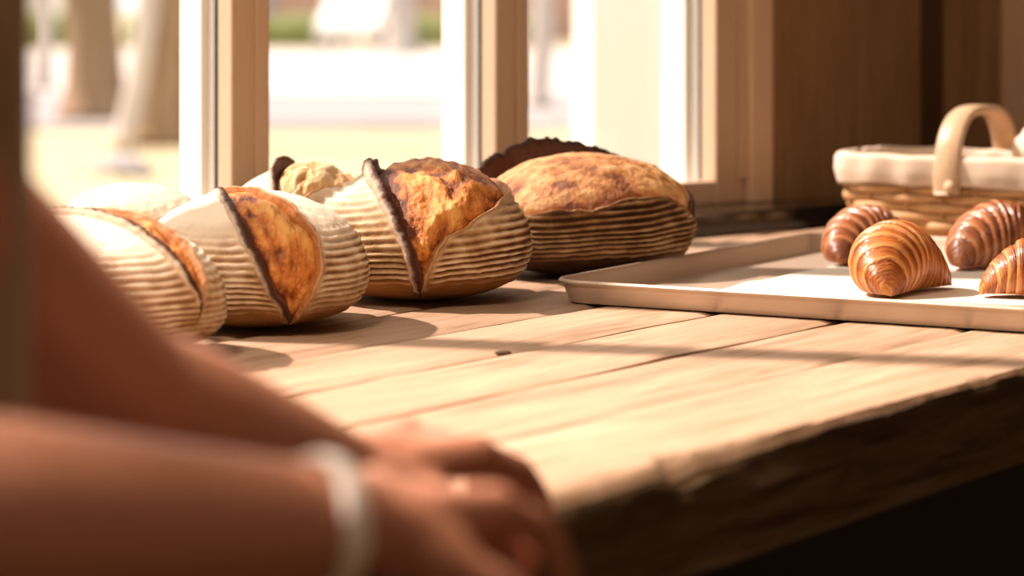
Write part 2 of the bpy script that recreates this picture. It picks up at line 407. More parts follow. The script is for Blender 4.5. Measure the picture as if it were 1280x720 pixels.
tree(150, 24, .10, .16, M['palebark'], 'thin pale trunk leaning between two brown tree trunks', crown=False, flare=1.2)
tree(50, 40, .13, .0, M['palebark'], 'slim grey tree trunk at the far left of the leftmost window', crown=False)
tree(668, 33, .13, .05, M['palebark'], 'slim grey tree trunk seen in the right window', crown=False)
tree(499, 66, .35, 0, M['palebark'], 'grey tree trunk standing between the two hedges across the street', crown=False)
# low stone / root on the lawn
bm = bmesh.new(); bmesh.ops.create_icosphere(bm, subdivisions=4, radius=1)
for v in bm.verts: v.co *= 1+.25*fbm(v.co, 1.5)
bmesh.ops.scale(bm, vec=(.17, .5, .11), verts=bm.verts)
o = tag(bm_obj('rock', bm, M['pavement'], None, True), 'grey rock lying on the dry lawn in the leftmost window', 'rock'); o.location = ((150-640)/F*21, 21, -.08); o.rotation_euler = (0, 0, .5)
# white shed close behind the right window
def house(name, label, x0, x1, y0, y1, h, wm, rm, wins, cat='house'):
    r = tag(empty(name, ((x0+x1)/2, (y0+y1)/2, -.12)), label, cat); X, Y = (x1-x0)/2, (y1-y0)/2
    bm = bmesh.new(); box(bm, 0, 0, h/2, 2*X, 2*Y, h, None, .03); bm_obj('wall_box', bm, wm, r)
    bm = bmesh.new(); vs = [bm.verts.new(q) for q in ((-X-.3, -Y-.3, h), (X+.3, -Y-.3, h), (X+.3, Y+.3, h), (-X-.3, Y+.3, h), (-X-.3, 0, h+Y*.7), (X+.3, 0, h+Y*.7))]
    for f in ((0, 1, 5, 4), (2, 3, 4, 5), (0, 4, 3), (1, 2, 5), (0, 3, 2, 1)): bm.faces.new([vs[i] for i in f])
    bm_obj('roof', bm, rm, r)
    for (wx, wz, ww, wh) in wins:
        bm = bmesh.new(); box(bm, wx, -Y-.02, wz, ww, .08, wh, None, .01); bm_obj('window_glazing', bm, M['housewin'], r)
    return r
house('shed', 'white rendered shed standing just outside the right window', .38, 4.6, 13.5, 16.5, 2.6, M['white'], M['roof'], [], 'shed')
house('house', 'brick house far across the street behind the hedges', -12, 3, 88, 98, 3.2, M['brick'], M['roof'], [(-4, 1.2, 1.6, 1.4), (0, 1.2, 1.6, 1.4), (4, 1.2, 1.6, 1.4)])
house('house', 'pale house far across the street in the leftmost window', -30, -14.5, 88, 98, 3.2, M['white'], M['roof'], [(-3, 1.2, 1.6, 1.4), (3, 1.2, 1.6, 1.4)])
# pale parked car between the hedges
def car(px, Y, label, flip=1):
    r = tag(empty('car', ((px-640)/F*Y, Y, -.09), math.pi/2-.12), label, 'car')
    prof = [(-2.1, .32), (-2.12, .7), (-1.9, .86), (-1.35, .93), (-.75, 1.40), (.7, 1.43), (1.35, 1.0), (2.0, .88), (2.13, .6), (2.1, .3)]
    vs = [(x*flip, y, z) for y in (-.82, .82) for x, z in prof]; n = len(prof)
    fs = [tuple(range(n)), tuple(range(2*n-1, n-1, -1))]+[(i, (i+1) % n, (i+1) % n+n, i+n) for i in range(n)]
    b = mesh_obj('car_body', vs, fs, M['white'], r, False); bv = b.modifiers.new('b', 'BEVEL'); bv.width = .06; bv.segments = 3
    for sx in (-1.3, 1.3):
        for sy in (-.8, .8):
            bm = bmesh.new(); bmesh.ops.create_cone(bm, cap_ends=True, segments=28, radius1=.31, radius2=.31, depth=.2)
            bmesh.ops.rotate(bm, matrix=Matrix.Rotation(math.pi/2, 3, 'X'), verts=bm.verts); bmesh.ops.translate(bm, vec=(sx, sy, .31), verts=bm.verts)
            bm_obj('wheel', bm, M['black'], r)
    bm = bmesh.new()
    vs = [bm.verts.new(q) for q in ((-1.2*flip, -.835, .97), (-.72*flip, -.835, 1.32), (.64*flip, -.835, 1.34), (1.15*flip, -.835, 1.0))]
    f = bm.faces.new(vs); e = bmesh.ops.extrude_face_region(bm, geom=[f]); bmesh.ops.translate(bm, vec=(0, .03, 0), verts=[g for g in e['geom'] if isinstance(g, bmesh.types.BMVert)])
    bm_obj('side_window', bm, M['housewin'], r)
car(450, 74, 'white car parked across the street between the two hedges')

# ------------------------------------------------------------------ table
tb = tag(empty('table', tuple(UT*2.2+MT*1.3+Vector((0, 0, 0)))), 'heavy wooden plank table carrying the loaves and the tray', 'table')
tb.rotation_euler = (0, 0, math.atan2(UT.y, UT.x)-math.pi/2)      # local y runs along the planks
tb.location.z = 0
TI = (Matrix.Translation(tb.location) @ Matrix.Rotation(tb.rotation_euler.z, 4, 'Z')).inverted()
mF = MT.dot(P(1280, 461)); mA = MT.dot(P(640, 546)); mB = MT.dot(P(640, 486)); mC = MT.dot(P(629, 441))
cuts = [mF, mA, mB, mC] + [mC+.137*k for k in range(1, 7)]
LB = L0 - NW*.004                                                     # table ends at the ledge
def end_at(m):                                                       # along-plank coordinate where the line meets the ledge
    # point = UT*a + MT*m ; (p-LB).NW = 0
    return (LB.dot(NW) - m*MT.dot(NW))/UT.dot(NW)
A0 = 1.20
TH = .082
for i in range(len(cuts)-1):
    m0, m1 = cuts[i]+(.0030 if i == 2 else .0016), cuts[i+1]-(.0030 if i == 1 else .0016)
    e0, e1 = min(3.6, end_at(m0)), min(3.6, end_at(m1))
    front = (i == 0)
    th = TH if front else .045
    n = 420 if front else 220
    # section (across f in 0..1, z) going round
    nx = 26 if front else 12
    sec = []
    for j in range(nx+1): sec.append((j/nx, 0, 't'))
    for j in range(1, 6): sec.append((1, -th*j/6, 's'))
    for j in range(nx, -1, -1): sec.append((j/nx, -th, 'b'))
    zs_ = 14 if front else 6
    for j in range(1, zs_): sec.append((0, -th*(1-j/zs_), 'f'))
    vs = []; S = len(sec)
    gapw = .0035 if i else .0
    for k in range(n):
        t_ = k/(n-1)
        for (f, z, kd) in sec:
            a = lerp(A0 + .02*nz((i*7.3, 0, 0), 1), lerp(e0, e1, f), t_)
            w_ = m1-m0; m = lerp(m0, m1, f); zz = z
            q = Vector((a, m*1, i*3.1))
            # eased, uneven arrises
            if kd == 't':
                d = min(f, 1-f)*w_
                er = .0028+.003*nz((a, i*2.2+(f > .5), 0), 5)
                if d < er: zz -= (er-d)*.9
                zz -= .0008*abs(fbm((a*2, m*9, i), 2))
            if f in (0, 1): m += (-1 if f else 1)*(.0012+.0022*abs(fbm((a, f*9+i*4, z*4), 5)))*(1 if i or f == 1 else 0)
            if front:
                # chipped, worn front arris and rough sawn edge
                d = Vector(((f*w_), 0, -z)).length if kd in 'tf' else 9
                chip = .004+.020*max(0, fbm((a, 3, 0), 4.5)+.1)+.016*max(0, fbm((a, 9, 0), 13))
                dist = (f*w_) + (-z)
                if kd in 'tf' and dist < chip:
                    k_ = (chip-dist)*.5; m += k_; zz -= k_
                if kd == 'f' or (kd == 't' and f < .05):
                    m += .005*fbm((a*.6, z*9, 0), 5)+.003*fbm((a*1, z*40, 5), 6)
                if kd == 'f': m += .004
            vs.append(UT*a+MT*m+Vector((0, 0, TT+zz)))
    fs = grid_faces(n, S, cv=True); fs += [tuple(range(S)), tuple((n-1)*S+j for j in reversed(range(S)))]
    vs = [TI @ Vector(v) for v in vs]
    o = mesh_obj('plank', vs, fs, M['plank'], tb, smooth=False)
    o.data.materials.append(M['shaded_edge_and_knot'])
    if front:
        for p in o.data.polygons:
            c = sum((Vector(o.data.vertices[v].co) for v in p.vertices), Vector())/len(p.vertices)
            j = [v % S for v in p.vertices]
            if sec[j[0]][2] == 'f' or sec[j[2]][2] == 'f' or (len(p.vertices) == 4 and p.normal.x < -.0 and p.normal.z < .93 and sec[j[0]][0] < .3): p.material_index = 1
    for p in o.data.polygons: p.use_smooth = True
    if hasattr(o.data, 'set_sharp_from_angle'): o.data.set_sharp_from_angle(angle=math.radians(35))
def tbox(a0, a1, m0, m1, z0, z1, name, mat, bev=.003):
    vs = []
    bm = bmesh.new(); R = Matrix(((MT.x, UT.x, 0, 0), (MT.y, UT.y, 0, 0), (0, 0, 1, 0), (0, 0, 0, 1)))
    box(bm, (m0+m1)/2, (a0+a1)/2, (z0+z1)/2, m1-m0, a1-a0, z1-z0, R, bev)
    bmesh.ops.transform(bm, matrix=TI, verts=bm.verts); return bm_obj(name, bm, mat, tb)
tbox(A0+.05, 3.3, mF+.10, mF+.13, .0, TT-TH-.001, 'shade_panel', M['black'])  # black sheet added to stand in for the deep shade below the slab
for a in (A0+.1, 3.2): tbox(a, a+.08, mF+.02+.12, mF+.22, 0, TT-TH-.001, 'leg', M['black'])
for a in (A0+.12, 1.6, 2.6): tbox(a, a+.09, mF+.14, mC+.15, TT-.10, TT-.047, 'cross_rail', M['black'])
# nail / knot holes
for (px, py) in ((629, 441),):
    p = P(px, py, .0); bm = bmesh.new(); bmesh.ops.create_uvsphere(bm, u_segments=16, v_segments=8, radius=1)
    bmesh.ops.scale(bm, vec=(.008, .004, .0025), verts=bm.verts); bmesh.ops.translate(bm, vec=p, verts=bm.verts); bmesh.ops.transform(bm, matrix=TI, verts=bm.verts)
    bm_obj('knot', bm, M['shaded_edge_and_knot'], tb, True)

# ------------------------------------------------------------------ loaves
def loaf(label, cx, cy, rot, W, L, H, tab, ear, lip, mats, seed=0, ringamp=.0016, spacing=.0092, tilt=(0, 0), bulge=.010, n_up=2.25, lean=.3, flip=False, fadetop=.75, kind='bread_loaf', scale_noise=1.0, lipscale=1.0, thick=.010):
    """tab: (alpha deg, betaA deg, betaB deg): the opening of the score; ear / lip: (alpha deg, height)"""
    root = tag(empty(kind, (cx, cy, TT+.0012), rot), label, 'bread', 'sourdough loaves on the table')
    zc = H*.42; a, b = W/2, L/2
    mbody, mbloom, mear = mats
    def surf(al, be, off=0.0, ridges=True):
        x = math.sin(be); y = -math.cos(be)*math.cos(al); z = math.cos(be)*math.sin(al)
        low = sm(0, .6, -z); n = n_up+.35*low; c = zc if z < 0 else H-zc
        k = (abs(x)**n+abs(y)**n+abs(z)**n)**(-1/n)
        d = Vector((x*k, y*k, z*k)); q = Vector((d.x*a, d.y*b, d.z*c))
        q *= 1+.035*nz((q.x+seed, q.y, q.z), 11)*(1-low*.7)
        zz = d.normalized().z; el = math.asin(max(-1, min(1, zz)))
        ring = math.cos(2*math.pi*((el+tilt[0]*x+tilt[1]*y)*.115/spacing)+1.9*nz((q.x*1+seed, q.y, q.z*.6), 17)); ring = ring*.7+.3*ring**3-.15+.5*nz((q.x+seed, q.y, q.z*2), 55)
        fade = (1-sm(fadetop, fadetop+.35, el))*sm(-.85, -.5, el)
        fade *= .75+.6*nz((q.x, q.y+seed, q.z), 16)
        nrm = Vector((q.x/a**2, q.y/b**2, q.z/c**2)).normalized()
        h = off
        fade = max(0, fade)*float(ridges); h += ringamp*ring*fade
        q = q+nrm*h; q.z = max(q.z+zc, .0005)
        return q, nrm, ring*max(0, fade), el
    NA = 300; al0, al1 = math.radians(tab[0][0]), math.radians(tab[-1][0])
    def AB(al):
        d = math.degrees(al) % 360
        if d > 270: d -= 360
        if d < tab[0][0] or d > tab[-1][0]:      # under the loaf: carry the seam smoothly from one end of the cut to the other
            g0 = tab[-1][0]; tot = 360-(g0-tab[0][0]); tt = ((d-g0) % 360)/tot
            c0_, c1_ = tab[-1], tab[0]; m_ = lerp((c0_[1]+c0_[2])/2, (c1_[1]+c1_[2])/2, tt)
            w_ = .5*max((c0_[2]-c0_[1])*(1-tt*8), (c1_[2]-c1_[1])*(1-(1-tt)*8), 0)
            return math.radians(m_-w_), math.radians(m_+w_)
        bA = interp(tab, d, 1); bB = interp(tab, d, 2)
        return math.radians(bA), math.radians(bB)
    # body: left patch then right patch
    vs = []; ring = []; elev = []; fs = []
    NL = 84
    for side in (0, 1):
        off = len(vs)
        for i in range(NA):
            al = -math.pi/2+2*math.pi*i/NA
            bA, bB = AB(al)
            for j in range(NL):
                tt = j/(NL-1)
                be = lerp(-math.pi/2, bA, tt) if side == 0 else lerp(bB, math.pi/2, tt)
                edge = -abs((be-bA) if side == 0 else (bB-be))
                op = min(1, (bB-bA)/.06); lift = .004*math.exp(-(edge/.12)**2)*op
                q, nrm, r_, e_ = surf(al, be, lift, 1-.85*op*(1-sm(.03, .10, -edge)))
                q += nrm*.0008*fbm((q.x+seed, q.y, q.z), 90, 3)
                vs.append(q); ring.append(r_); elev.append(e_)
        fs += [tuple(x) for x in grid_faces(NA, NL, cu=True, off=off)]
    ob = mesh_obj('crust', vs, fs, mbody, root, True, {'ring': ring, 'elev': elev})
    bm = bmesh.new(); bm.from_mesh(ob.data); bmesh.ops.remove_doubles(bm, verts=bm.verts, dist=.00005); bm.to_mesh(ob.data); bm.free()
    # bloom
    NU, NV = 220, 84; vs = []; deep = []; rdg = []
    for i in range(NU):
        al = lerp(al0, al1, i/(NU-1)); bA, bB = AB(al); wd = bB-bA
        for j in range(NV):
            u = j/(NV-1); be = lerp(bA-.03, bB+.03, u)
            q, nrm, _, _ = surf(al, be, 0, False)
            sh = math.sin(math.pi*u)**.8
            g = fbm((q.x*1.6+seed, q.y*.8, q.z), 42, 5); g2 = 1-abs(nz((q.x+seed, q.y*.6, q.z), 34))*2
            h = -.004+bulge*sh*min(1, wd/.7)+.0042*g*sh*scale_noise+.0024*g2*sh*scale_noise - .006*math.exp(-((u-.06)/.08)**2)
            q = q+nrm*h; vs.append(q)
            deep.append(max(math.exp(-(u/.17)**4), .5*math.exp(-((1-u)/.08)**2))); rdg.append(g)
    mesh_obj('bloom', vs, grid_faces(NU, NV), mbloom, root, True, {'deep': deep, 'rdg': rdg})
    # ear and lip strips
    def strip(name, htab, side, mat, lean, thick):
        N = 220; K = 12; vs = []; inn = []
        x0, x1 = htab[0][0], htab[-1][0]
        for i in range(N):
            dg = lerp(x0, x1, i/(N-1)); al = math.radians(dg); bA, bB = AB(al); be = bA if side > 0 else bB
            h = interp(htab, dg, 1)
            h *= 1+.25*fbm((dg*.03+seed, side, 0), 4, 4)
            pb, nrm, _, _ = surf(al, be, .002, False)
            pn, _, _, _ = surf(al, be+side*.06, .002, False); l = (pn-pb).normalized()
            po, no, _, _ = surf(al, be-side*.055, .0006, False)
            pi_, ni, _, _ = surf(al, be+side*.05, -.006, False)
            taper = min(1, (i/(N-1))/.06, (1-i/(N-1))/.06)
            th = thick*(.35+.65*taper)
            def pt(k, s):  # k along height 0..1, s -1 outer, +1 inner
                c = pb + nrm*(h*k) + l*(lean*h*k*k)
                return c + l*(s*th*(1-.55*k)*.5)
            loop = [(po, 0), (lerp(po, pt(.35, -1), .6), .02), (pt(.45, -1), .06), (pt(.8, -1), .14), (pt(.97, -1), .3), (pt(1.05, 0), .45),
                    (pt(.97, 1), .6), (pt(.75, 1), .8), (pt(.45, 1), .95), (pt(.15, 1), 1), (pi_, 1), (lerp(pi_, po, .5)-nrm*.006, .5)]
            for j, (q, v_) in enumerate(loop):
                q = Vector(q)
                if 1 < j < 10: q += nrm*(.0012*fbm((q.x+seed, q.y, q.z+j), 110, 3))+l*(.0011*fbm((q.x, q.y+seed, q.z), 120, 3))
                q.z = max(q.z, .001); vs.append(q); inn.append(v_)
        fs = grid_faces(N, K, cv=True); fs += [tuple(range(K)), tuple((N-1)*K+j for j in reversed(range(K)))]
        mesh_obj(name, vs, fs, mat, root, True, {'inner': inn})
    if ear: strip('ear', ear, 1, mear, lean, thick)
    if lip: strip('lip', lip, -1, M['lip'], .15, .0055*lipscale)
    return root

R = math.radians
x = lambda px, Y: (px-640)/F*Y
# L2, the striped loaf in the middle
loaf('striped oval sourdough loaf in the middle with tall dark ear and wide orange bloom', x(524, 2.92), 2.92, R(6), .242, .25, .141,
     [(-42, -3, -2), (-20, -6, 0), (0, -9, 4), (10, -12, 9), (18, -15, 20), (40, -21, 38), (65, -26, 48), (90, -27, 48), (120, -20, 36), (150, 0, 2)],
     [(-42, .002), (-10, .005), (20, .009), (50, .013), (75, .016), (100, .012), (150, .002)],
     [(-42, .002), (10, .004), (60, .005), (100, .004), (150, .002)], (M['loaf_mid'], M['bloom'], M['ear']), seed=1.3, lean=.3, spacing=.0118, ringamp=.0021, n_up=2.04, thick=.016, tilt=(-.12, 0))
# L1
loaf('floury white-topped sourdough loaf with one leaf-shaped orange split, left of the striped one', x(318, 2.70), 2.68, R(16), .228, .255, .131,
     [(-48, 8, 9), (-25, 3, 13), (-10, -3, 17), (8, -8, 21), (28, -14, 21), (52, -17, 13), (72, -18, 2), (95, -16, -12), (110, -14, -13)],
     [(-48, .002), (0, .004), (50, .006), (80, .005), (110, .002)],
     [(-48, .002), (0, .006), (50, .006), (80, .004), (110, .002)], (M['loaf_pale'], M['bloom'], M['ear']), seed=4.1, lean=.2, spacing=.0112, n_up=2.04, thick=.012, fadetop=.35)
# L0
loaf('sourdough loaf furthest left, partly hidden by the arm, with a long narrow split', x(112, 2.47), 2.46, R(52), .21, .28, .124,
     [(2, 0, 2), (20, -5, 7), (45, -8, 11), (75, -10, 12), (105, -10, 10), (135, -6, 6), (160, 0, 1)],
     [(2, .002), (25, .005), (80, .008), (160, .002)],
     [(2, .002), (80, .005), (160, .002)], (M['loaf_pale'], M['bloom'], M['ear']), seed=7.7, lean=.25, spacing=.0112, n_up=2.04, thick=.012, fadetop=.5)
# behind, between L1 and L2
loaf('floury loaf behind, showing a curled dark ear between two front loaves', x(376, 3.13), 3.13, R(-8), .175, .18, .126,
     [(10, -2, 0), (35, -8, 14), (60, -14, 38), (85, -16, 44), (115, -12, 30), (150, 0, 2)],
     [(10, .002), (40, .006), (70, .012), (100, .012), (150, .002)],
     [(10, .002), (70, .003), (150, .002)], (M['loaf_pale'], M['bloom_pale'], M['ear']), seed=9.2, lean=.35, fadetop=.3)
# white one at the back left
loaf('flour-white loaf at the back left below the window, almost bleached by the sun', x(166, 2.93), 2.93, R(20), .168, .19, .122,
     [(80, -8, -8), (95, -8, -8), (130, -8, -8), (150, -8, -8)],
     None, None, (M['loaf_pale'], M['bloom'], M['ear']), seed=12.2, lean=.2, fadetop=.2)
# L3 boule: opening runs left to right
loaf('round brown ringed loaf beside the tray with a golden domed top and burnt ear behind', x(730, 3.17), 3.17, R(-84), .225, .260, .138,
     [(8, 38, 40), (18, 10, 52), (32, -12, 61), (55, -24, 70), (80, -28, 74), (105, -28, 70), (130, -22, 56), (150, -6, 38), (165, 18, 28), (172, 24, 25)],
     [(8, .002), (24, .016), (45, .026), (75, .026), (100, .014), (125, .004), (172, .002)],
     [(8, .001), (90, .003), (172, .001)], (M['loaf_dark'], M['bloom_tan'], M['ear_red']), seed=15.1, ringamp=.0028, spacing=.0110, tilt=(.04, -.13), lean=.12, bulge=.006, scale_noise=.6, n_up=2.05, fadetop=.9, kind='round_loaf', lipscale=.6)

# ------------------------------------------------------------------ tray
E1 = Vector((.862, -.507, 0)).normalized(); E2 = Vector((-E1.y, E1.x, 0))
c0 = P(682, 350, .025); c0.z = TT
TW, TL = .56, .69
tray = tag(empty('baking_tray', c0, math.atan2(E1.y, E1.x)), 'shallow aluminium baking tray holding the croissants', 'tray')
def rrect(w_, l_, ins, r, n=10):
    pts = []
    for (cx, cy, a0) in ((w_-ins-r, ins+r, -90), (w_-ins-r, l_-ins-r, 0), (ins+r, l_-ins-r, 90), (ins+r, ins+r, 180)):
        for k in range(n+1):
            a = R(a0+90*k/n); pts.append((cx+r*math.cos(a), cy+r*math.sin(a)))
    return pts
prof = [(.0135, .0010, .030), (.0110, .0016, .031), (.0095, .004, .032), (.0035, .0215, .036), (.0005, .0220, .038), (-.0005, .0240, .039), (.0012, .0262, .038), (.0035, .0262, .036), (.0048, .0245, .036), (.0060, .021, .035),
        (.0115, .0050, .032), (.0135, .0030, .030), (.0165, .0024, .029)]
vs = []; n_ = 44
for ins, z, r in prof:
    for (a, b) in rrect(TW, TL, ins, r): vs.append((a, b, z))
fs = grid_faces(len(prof), n_, cv=True)
fs.append(tuple(range(n_))[::-1]); fs.append(tuple((len(prof)-1)*n_+j for j in range(n_)))
o = mesh_obj('tray_pan', vs, fs, M['alu'], tray, True)
for p in o.data.polygons: p.use_smooth = len(p.vertices) == 4
o.data.set_sharp_from_angle(angle=math.radians(40))
vs = []; n1, n2 = 60, 70
for i in range(n1):
    for j in range(n2):
        a = lerp(.115, .545, i/(n1-1)); b = lerp(.022, .665, j/(n2-1))
        z = .0050+.0010*fbm((a, b, 0), 9, 3)+.0035*max(0, 1-i/5)*max(0, nz((b, 1, 0), 14))
        z += .004*max(0, 1-(n1-1-i)/4)
        vs.append((a+.002*nz((b, 0, 0), 12), b, max(.0032, z)))
pp = mesh_obj('baking_paper', vs, grid_faces(n1, n2), M['paper']); sd_ = pp.modifiers.new('s', 'SOLIDIFY'); sd_.thickness = .0004
pp.location = c0; pp.rotation_euler = tray.rotation_euler
tag(pp, 'sheet of white baking paper lining the tray under the croissants', 'paper')

# ------------------------------------------------------------------ croissants
def croissant(label, px, py, rot, Rr, arc, span, mat, seed, hs=.92, tips=.16, pw=.62):
    p = P(px, py, .006)
    root = tag(empty('croissant', (p.x, p.y, TT+.0060), rot), label, 'croissant', 'croissants on the tray')
    NS, NT_ = 300, 72; vs = []; step = []; lines = []
    bounds = [.14, .34, .53, .70, .85]
    for i in range(NS):
        s = -1+2*i/(NS-1); phi = s*span
        cxx = arc*math.sin(phi); cyy = -arc*(1-math.cos(phi))
        tx, ty = math.cos(phi), -math.sin(phi); nx_, ny_ = -ty, tx
        prof_ = max(0, math.cos(s*math.pi/2))**pw
        for j in range(NT_):
            th = 2*math.pi*j/NT_
            se = abs(s)+.045*math.cos(th-.6)*(1 if s > 0 else .8)+.018*nz((th, s*2+seed, 0), 1.2)
            k = 0; lo = 0
            for b_ in bounds:
                if se > b_: k += 1; lo = b_
            hi = bounds[k] if k < len(bounds) else 1.05
            fr_ = (se-lo)/(hi-lo)
            # every layer swells in its middle and ends in a step over the next one
            r = Rr*(tips*.4+(1-tips*.4)*prof_)*(1-.0*k)
            r *= 1+.085*(math.sin(min(1, max(0, fr_))*math.pi*.62)-.55)
            r += .0012*fbm((cxx*1+seed, th*.02, s), 30, 3)
            ln = math.sin(se*260+2*nz((th*2, s*3, seed), 1.5)); r += .00022*ln
            lx = math.cos(th)*r; lz = math.sin(th)*r*hs
            zc_ = Rr*(tips*.4+(1-tips*.4)*prof_)*hs*.86+.0004
            zz = zc_+lz
            if zz < .004: zz = .0002+(max(zz, -.03)+.03)/.034*.0038
            if i in (0, NS-1): lx *= .2; zz = zc_+lz*.2
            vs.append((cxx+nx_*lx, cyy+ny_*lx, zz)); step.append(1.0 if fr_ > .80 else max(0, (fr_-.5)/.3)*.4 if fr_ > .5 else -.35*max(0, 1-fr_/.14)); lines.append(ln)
    fs = grid_faces(NS, NT_, cv=True); fs += [tuple(range(NT_)), tuple((NS-1)*NT_+j for j in reversed(range(NT_)))]
    o = mesh_obj('crust', vs, fs, mat, root, True, {'step': step, 'lines': lines}); return root
croissant('plump glossy golden croissant in front, alone at the centre of the tray group', 1119, 364, R(52), .043, .080, R(54), M['croissant'], 2, .94, .14, .52)
croissant('darker croissant behind the golden one, nearest the left edge of the tray', 1082, 327, R(28), .038, .066, R(62), M['croissant_dark'], 5, .95)
croissant('brown striped croissant behind at the right, in front of the basket', 1252, 333, R(8), .042, .068, R(66), M['croissant_dark'], 8, .98)
croissant('croissant at the right border, in front of the striped one', 1318, 372, R(-40), .038, .066, R(70), M['croissant'], 11, .98)

# ------------------------------------------------------------------ basket
bb = P(1034, 297, 0); BL, BW = .37, .205
bk = tag(empty('basket', bb+E1*(BL/2)+E2*(BW/2)), 'woven wicker basket with pale bent-wood handle behind the croissants', 'basket')
bk.location.z = TT; bk.rotation_euler = (0, 0, math.atan2(E1.y, E1.x))
def oval(t_, z, grow=0.0):
    k = .90+.10*min(1, z/.09); a, b = BL/2*k+grow, BW/2*k+grow; n = 4.5
    c, s = math.cos(t_), math.sin(t_); q = (abs(c)**n+abs(s)**n)**(-1/n)
    return Vector((c*q*a, s*q*b, z))
def tube(path, r, seg=8, closed=True, flat=1.0):
    vs = []; n = len(path)
    for i, p in enumerate(path):
        a = path[(i-1) % n] if closed or i else path[0]; b = path[(i+1) % n] if closed or i < n-1 else path[-1]
        t_ = (b-a).normalized(); up = Vector((0, 0, 1))
        if abs(t_.z) > .9: up = Vector((1, 0, 0))
        s_ = t_.cross(up).normalized(); u_ = s_.cross(t_)
        for j in range(seg):
            an = 2*math.pi*j/seg; vs.append(p+s_*(math.cos(an)*r*flat)+u_*(math.sin(an)*r))
    return vs, grid_faces(n, seg, cu=closed, cv=True)
vs, fs = [], []
NSK = 24
for row in range(7):
    z = .008+row*.0122; path = []
    for k in range(NSK*6):
        t_ = 2*math.pi*k/(NSK*6); wv = math.sin(NSK/2*t_+(math.pi if row % 2 else 0))
        path.append(oval(t_, z+.0012*nz((t_*3, row, 0), 1), .0036*wv))
    v_, f_ = tube(path, .0060, 8, True, .5); o_ = len(vs); vs += v_; fs += [tuple(a+o_ for a in f) for f in f_]
mesh_obj('woven_side', vs, fs, M['wicker'], bk)
vs, fs = [], []
for k in range(NSK):
    t_ = 2*math.pi*(k+.5)/NSK; v_, f_ = tube([oval(t_, z) for z in (.001, .03, .06, .092)], .0022, 6, False); o_ = len(vs); vs += v_; fs += [tuple(a+o_ for a in f) for f in f_]
mesh_obj('stakes', vs, fs, M['wicker'], bk)
vs = [oval(2*math.pi*k/80, .004, -.001) for k in range(80)]+[oval(2*math.pi*k/80, .009, -.001) for k in range(80)]
mesh_obj('basket_floor', vs, [tuple(range(80))[::-1], tuple(range(80, 160))]+[(k, (k+1) % 80, (k+1) % 80+80, k+80) for k in range(80)], M['wicker'], bk)
path = [oval(2*math.pi*k/160, .094, .001) for k in range(160)]
v_, f_ = tube(path, .006, 10); mesh_obj('rim', v_, f_, M['wicker'], bk)
# handle across the short way
hh = .173; N = 60; vs = []
hw, ht = .0155, .0055
for i in range(N):
    a = math.pi*i/(N-1); n = 2.9
    c, s = math.cos(a), math.sin(a); q = (abs(c)**n+abs(s)**n)**(-1/n)
    y = -c*q*(BW/2+.010); z = .065+s*q*(hh-.065)
    a2 = a+.01; c2, s2 = math.cos(a2), math.sin(a2); q2 = (abs(c2)**n+abs(s2)**n)**(-1/n)
    tn = Vector((0, -c2*q2*(BW/2+.010)-y, .065+s2*q2*(hh-.065)-z)).normalized(); nn = Vector((0, -tn.z, tn.y))
    ww = hw*(1+.15*abs(c))
    for (u, v) in ((-1, -.5), (-.8, -1), (.8, -1), (1, -.5), (1, .5), (.8, 1), (-.8, 1), (-1, .5)):
        vs.append(Vector((u*ww-.010, y, z))+nn*(v*ht))
fs = grid_faces(N, 8, cv=True); fs += [tuple(range(8))[::-1], tuple((N-1)*8+j for j in range(8))]
mesh_obj('handle', vs, fs, M['handle'], bk)
for sy in (-1, 1):
    bm = bmesh.new(); bmesh.ops.create_uvsphere(bm, u_segments=20, v_segments=12, radius=.008); bmesh.ops.scale(bm, vec=(1, .6, 1), verts=bm.verts)
    bmesh.ops.translate(bm, vec=(-.004, sy*(BW/2+.016), .075), verts=bm.verts); bm_obj('handle_peg', bm, M['handle'], bk, True)
# cloth liner
N, K = 220, 26; vs = []
for i in range(N):
    t_ = 2*math.pi*i/N
    for j in range(K):
        u = j/(K-1)
        if u < .38: v = u/.38; z = lerp(.074, .112, v); g = .0085+.001*math.sin(v*3)           # outside flap
        elif u < .5: v = (u-.38)/.12; z = .112+.003*math.sin(v*math.pi); g = lerp(.0085, -.004, v)
        else: v = (u-.5)/.5; z = lerp(.112, .03, v); g = lerp(-.004, -.016, v)
        fold = .0022*nz((t_*5, z*9, 3), 1.3)+.0018*math.sin(t_*23+4*nz((t_*2, 0, 0), 1))*(1-abs(v-.5))
        z += .0035*nz((t_*3, 5, 0), 1.4)*(1 if u < .55 else 0) + (.006*nz((t_*2.3, 9, 0), 1.2) if u < .08 else 0)
        q = oval(t_, min(z, .09), g+fold); q.z = z; vs.append(q)
ln_ = mesh_obj('basket_liner', vs, grid_faces(N, K, cu=True), M['cloth']); s_ = ln_.modifiers.new('s', 'SOLIDIFY'); s_.thickness = .0012
ln_.location = bk.location; ln_.rotation_euler = bk.rotation_euler
tag(ln_, 'cream cloth liner folded over the rim of the wicker basket', 'cloth')
# gathered cloth bundle standing in the basket at the right
bm = bmesh.new(); bmesh.ops.create_icosphere(bm, subdivisions=5, radius=1)
for v in bm.verts:
    an = math.atan2(v.co.y, v.co.x); k = 1+.10*math.sin(an*9+v.co.z*4)+.14*fbm(v.co, 1.8); v.co = Vector((v.co.x*.062*k, v.co.y*.055*k, v.co.z*.055*(k*.7+.3)))
o = tag(bm_obj('cloth_bundle', bm, M['cloth'], None, True), 'bunched cream cloth lying inside the basket at its right end', 'cloth')
o.location = bk.matrix_basis @ Vector((.105, .02, .115))

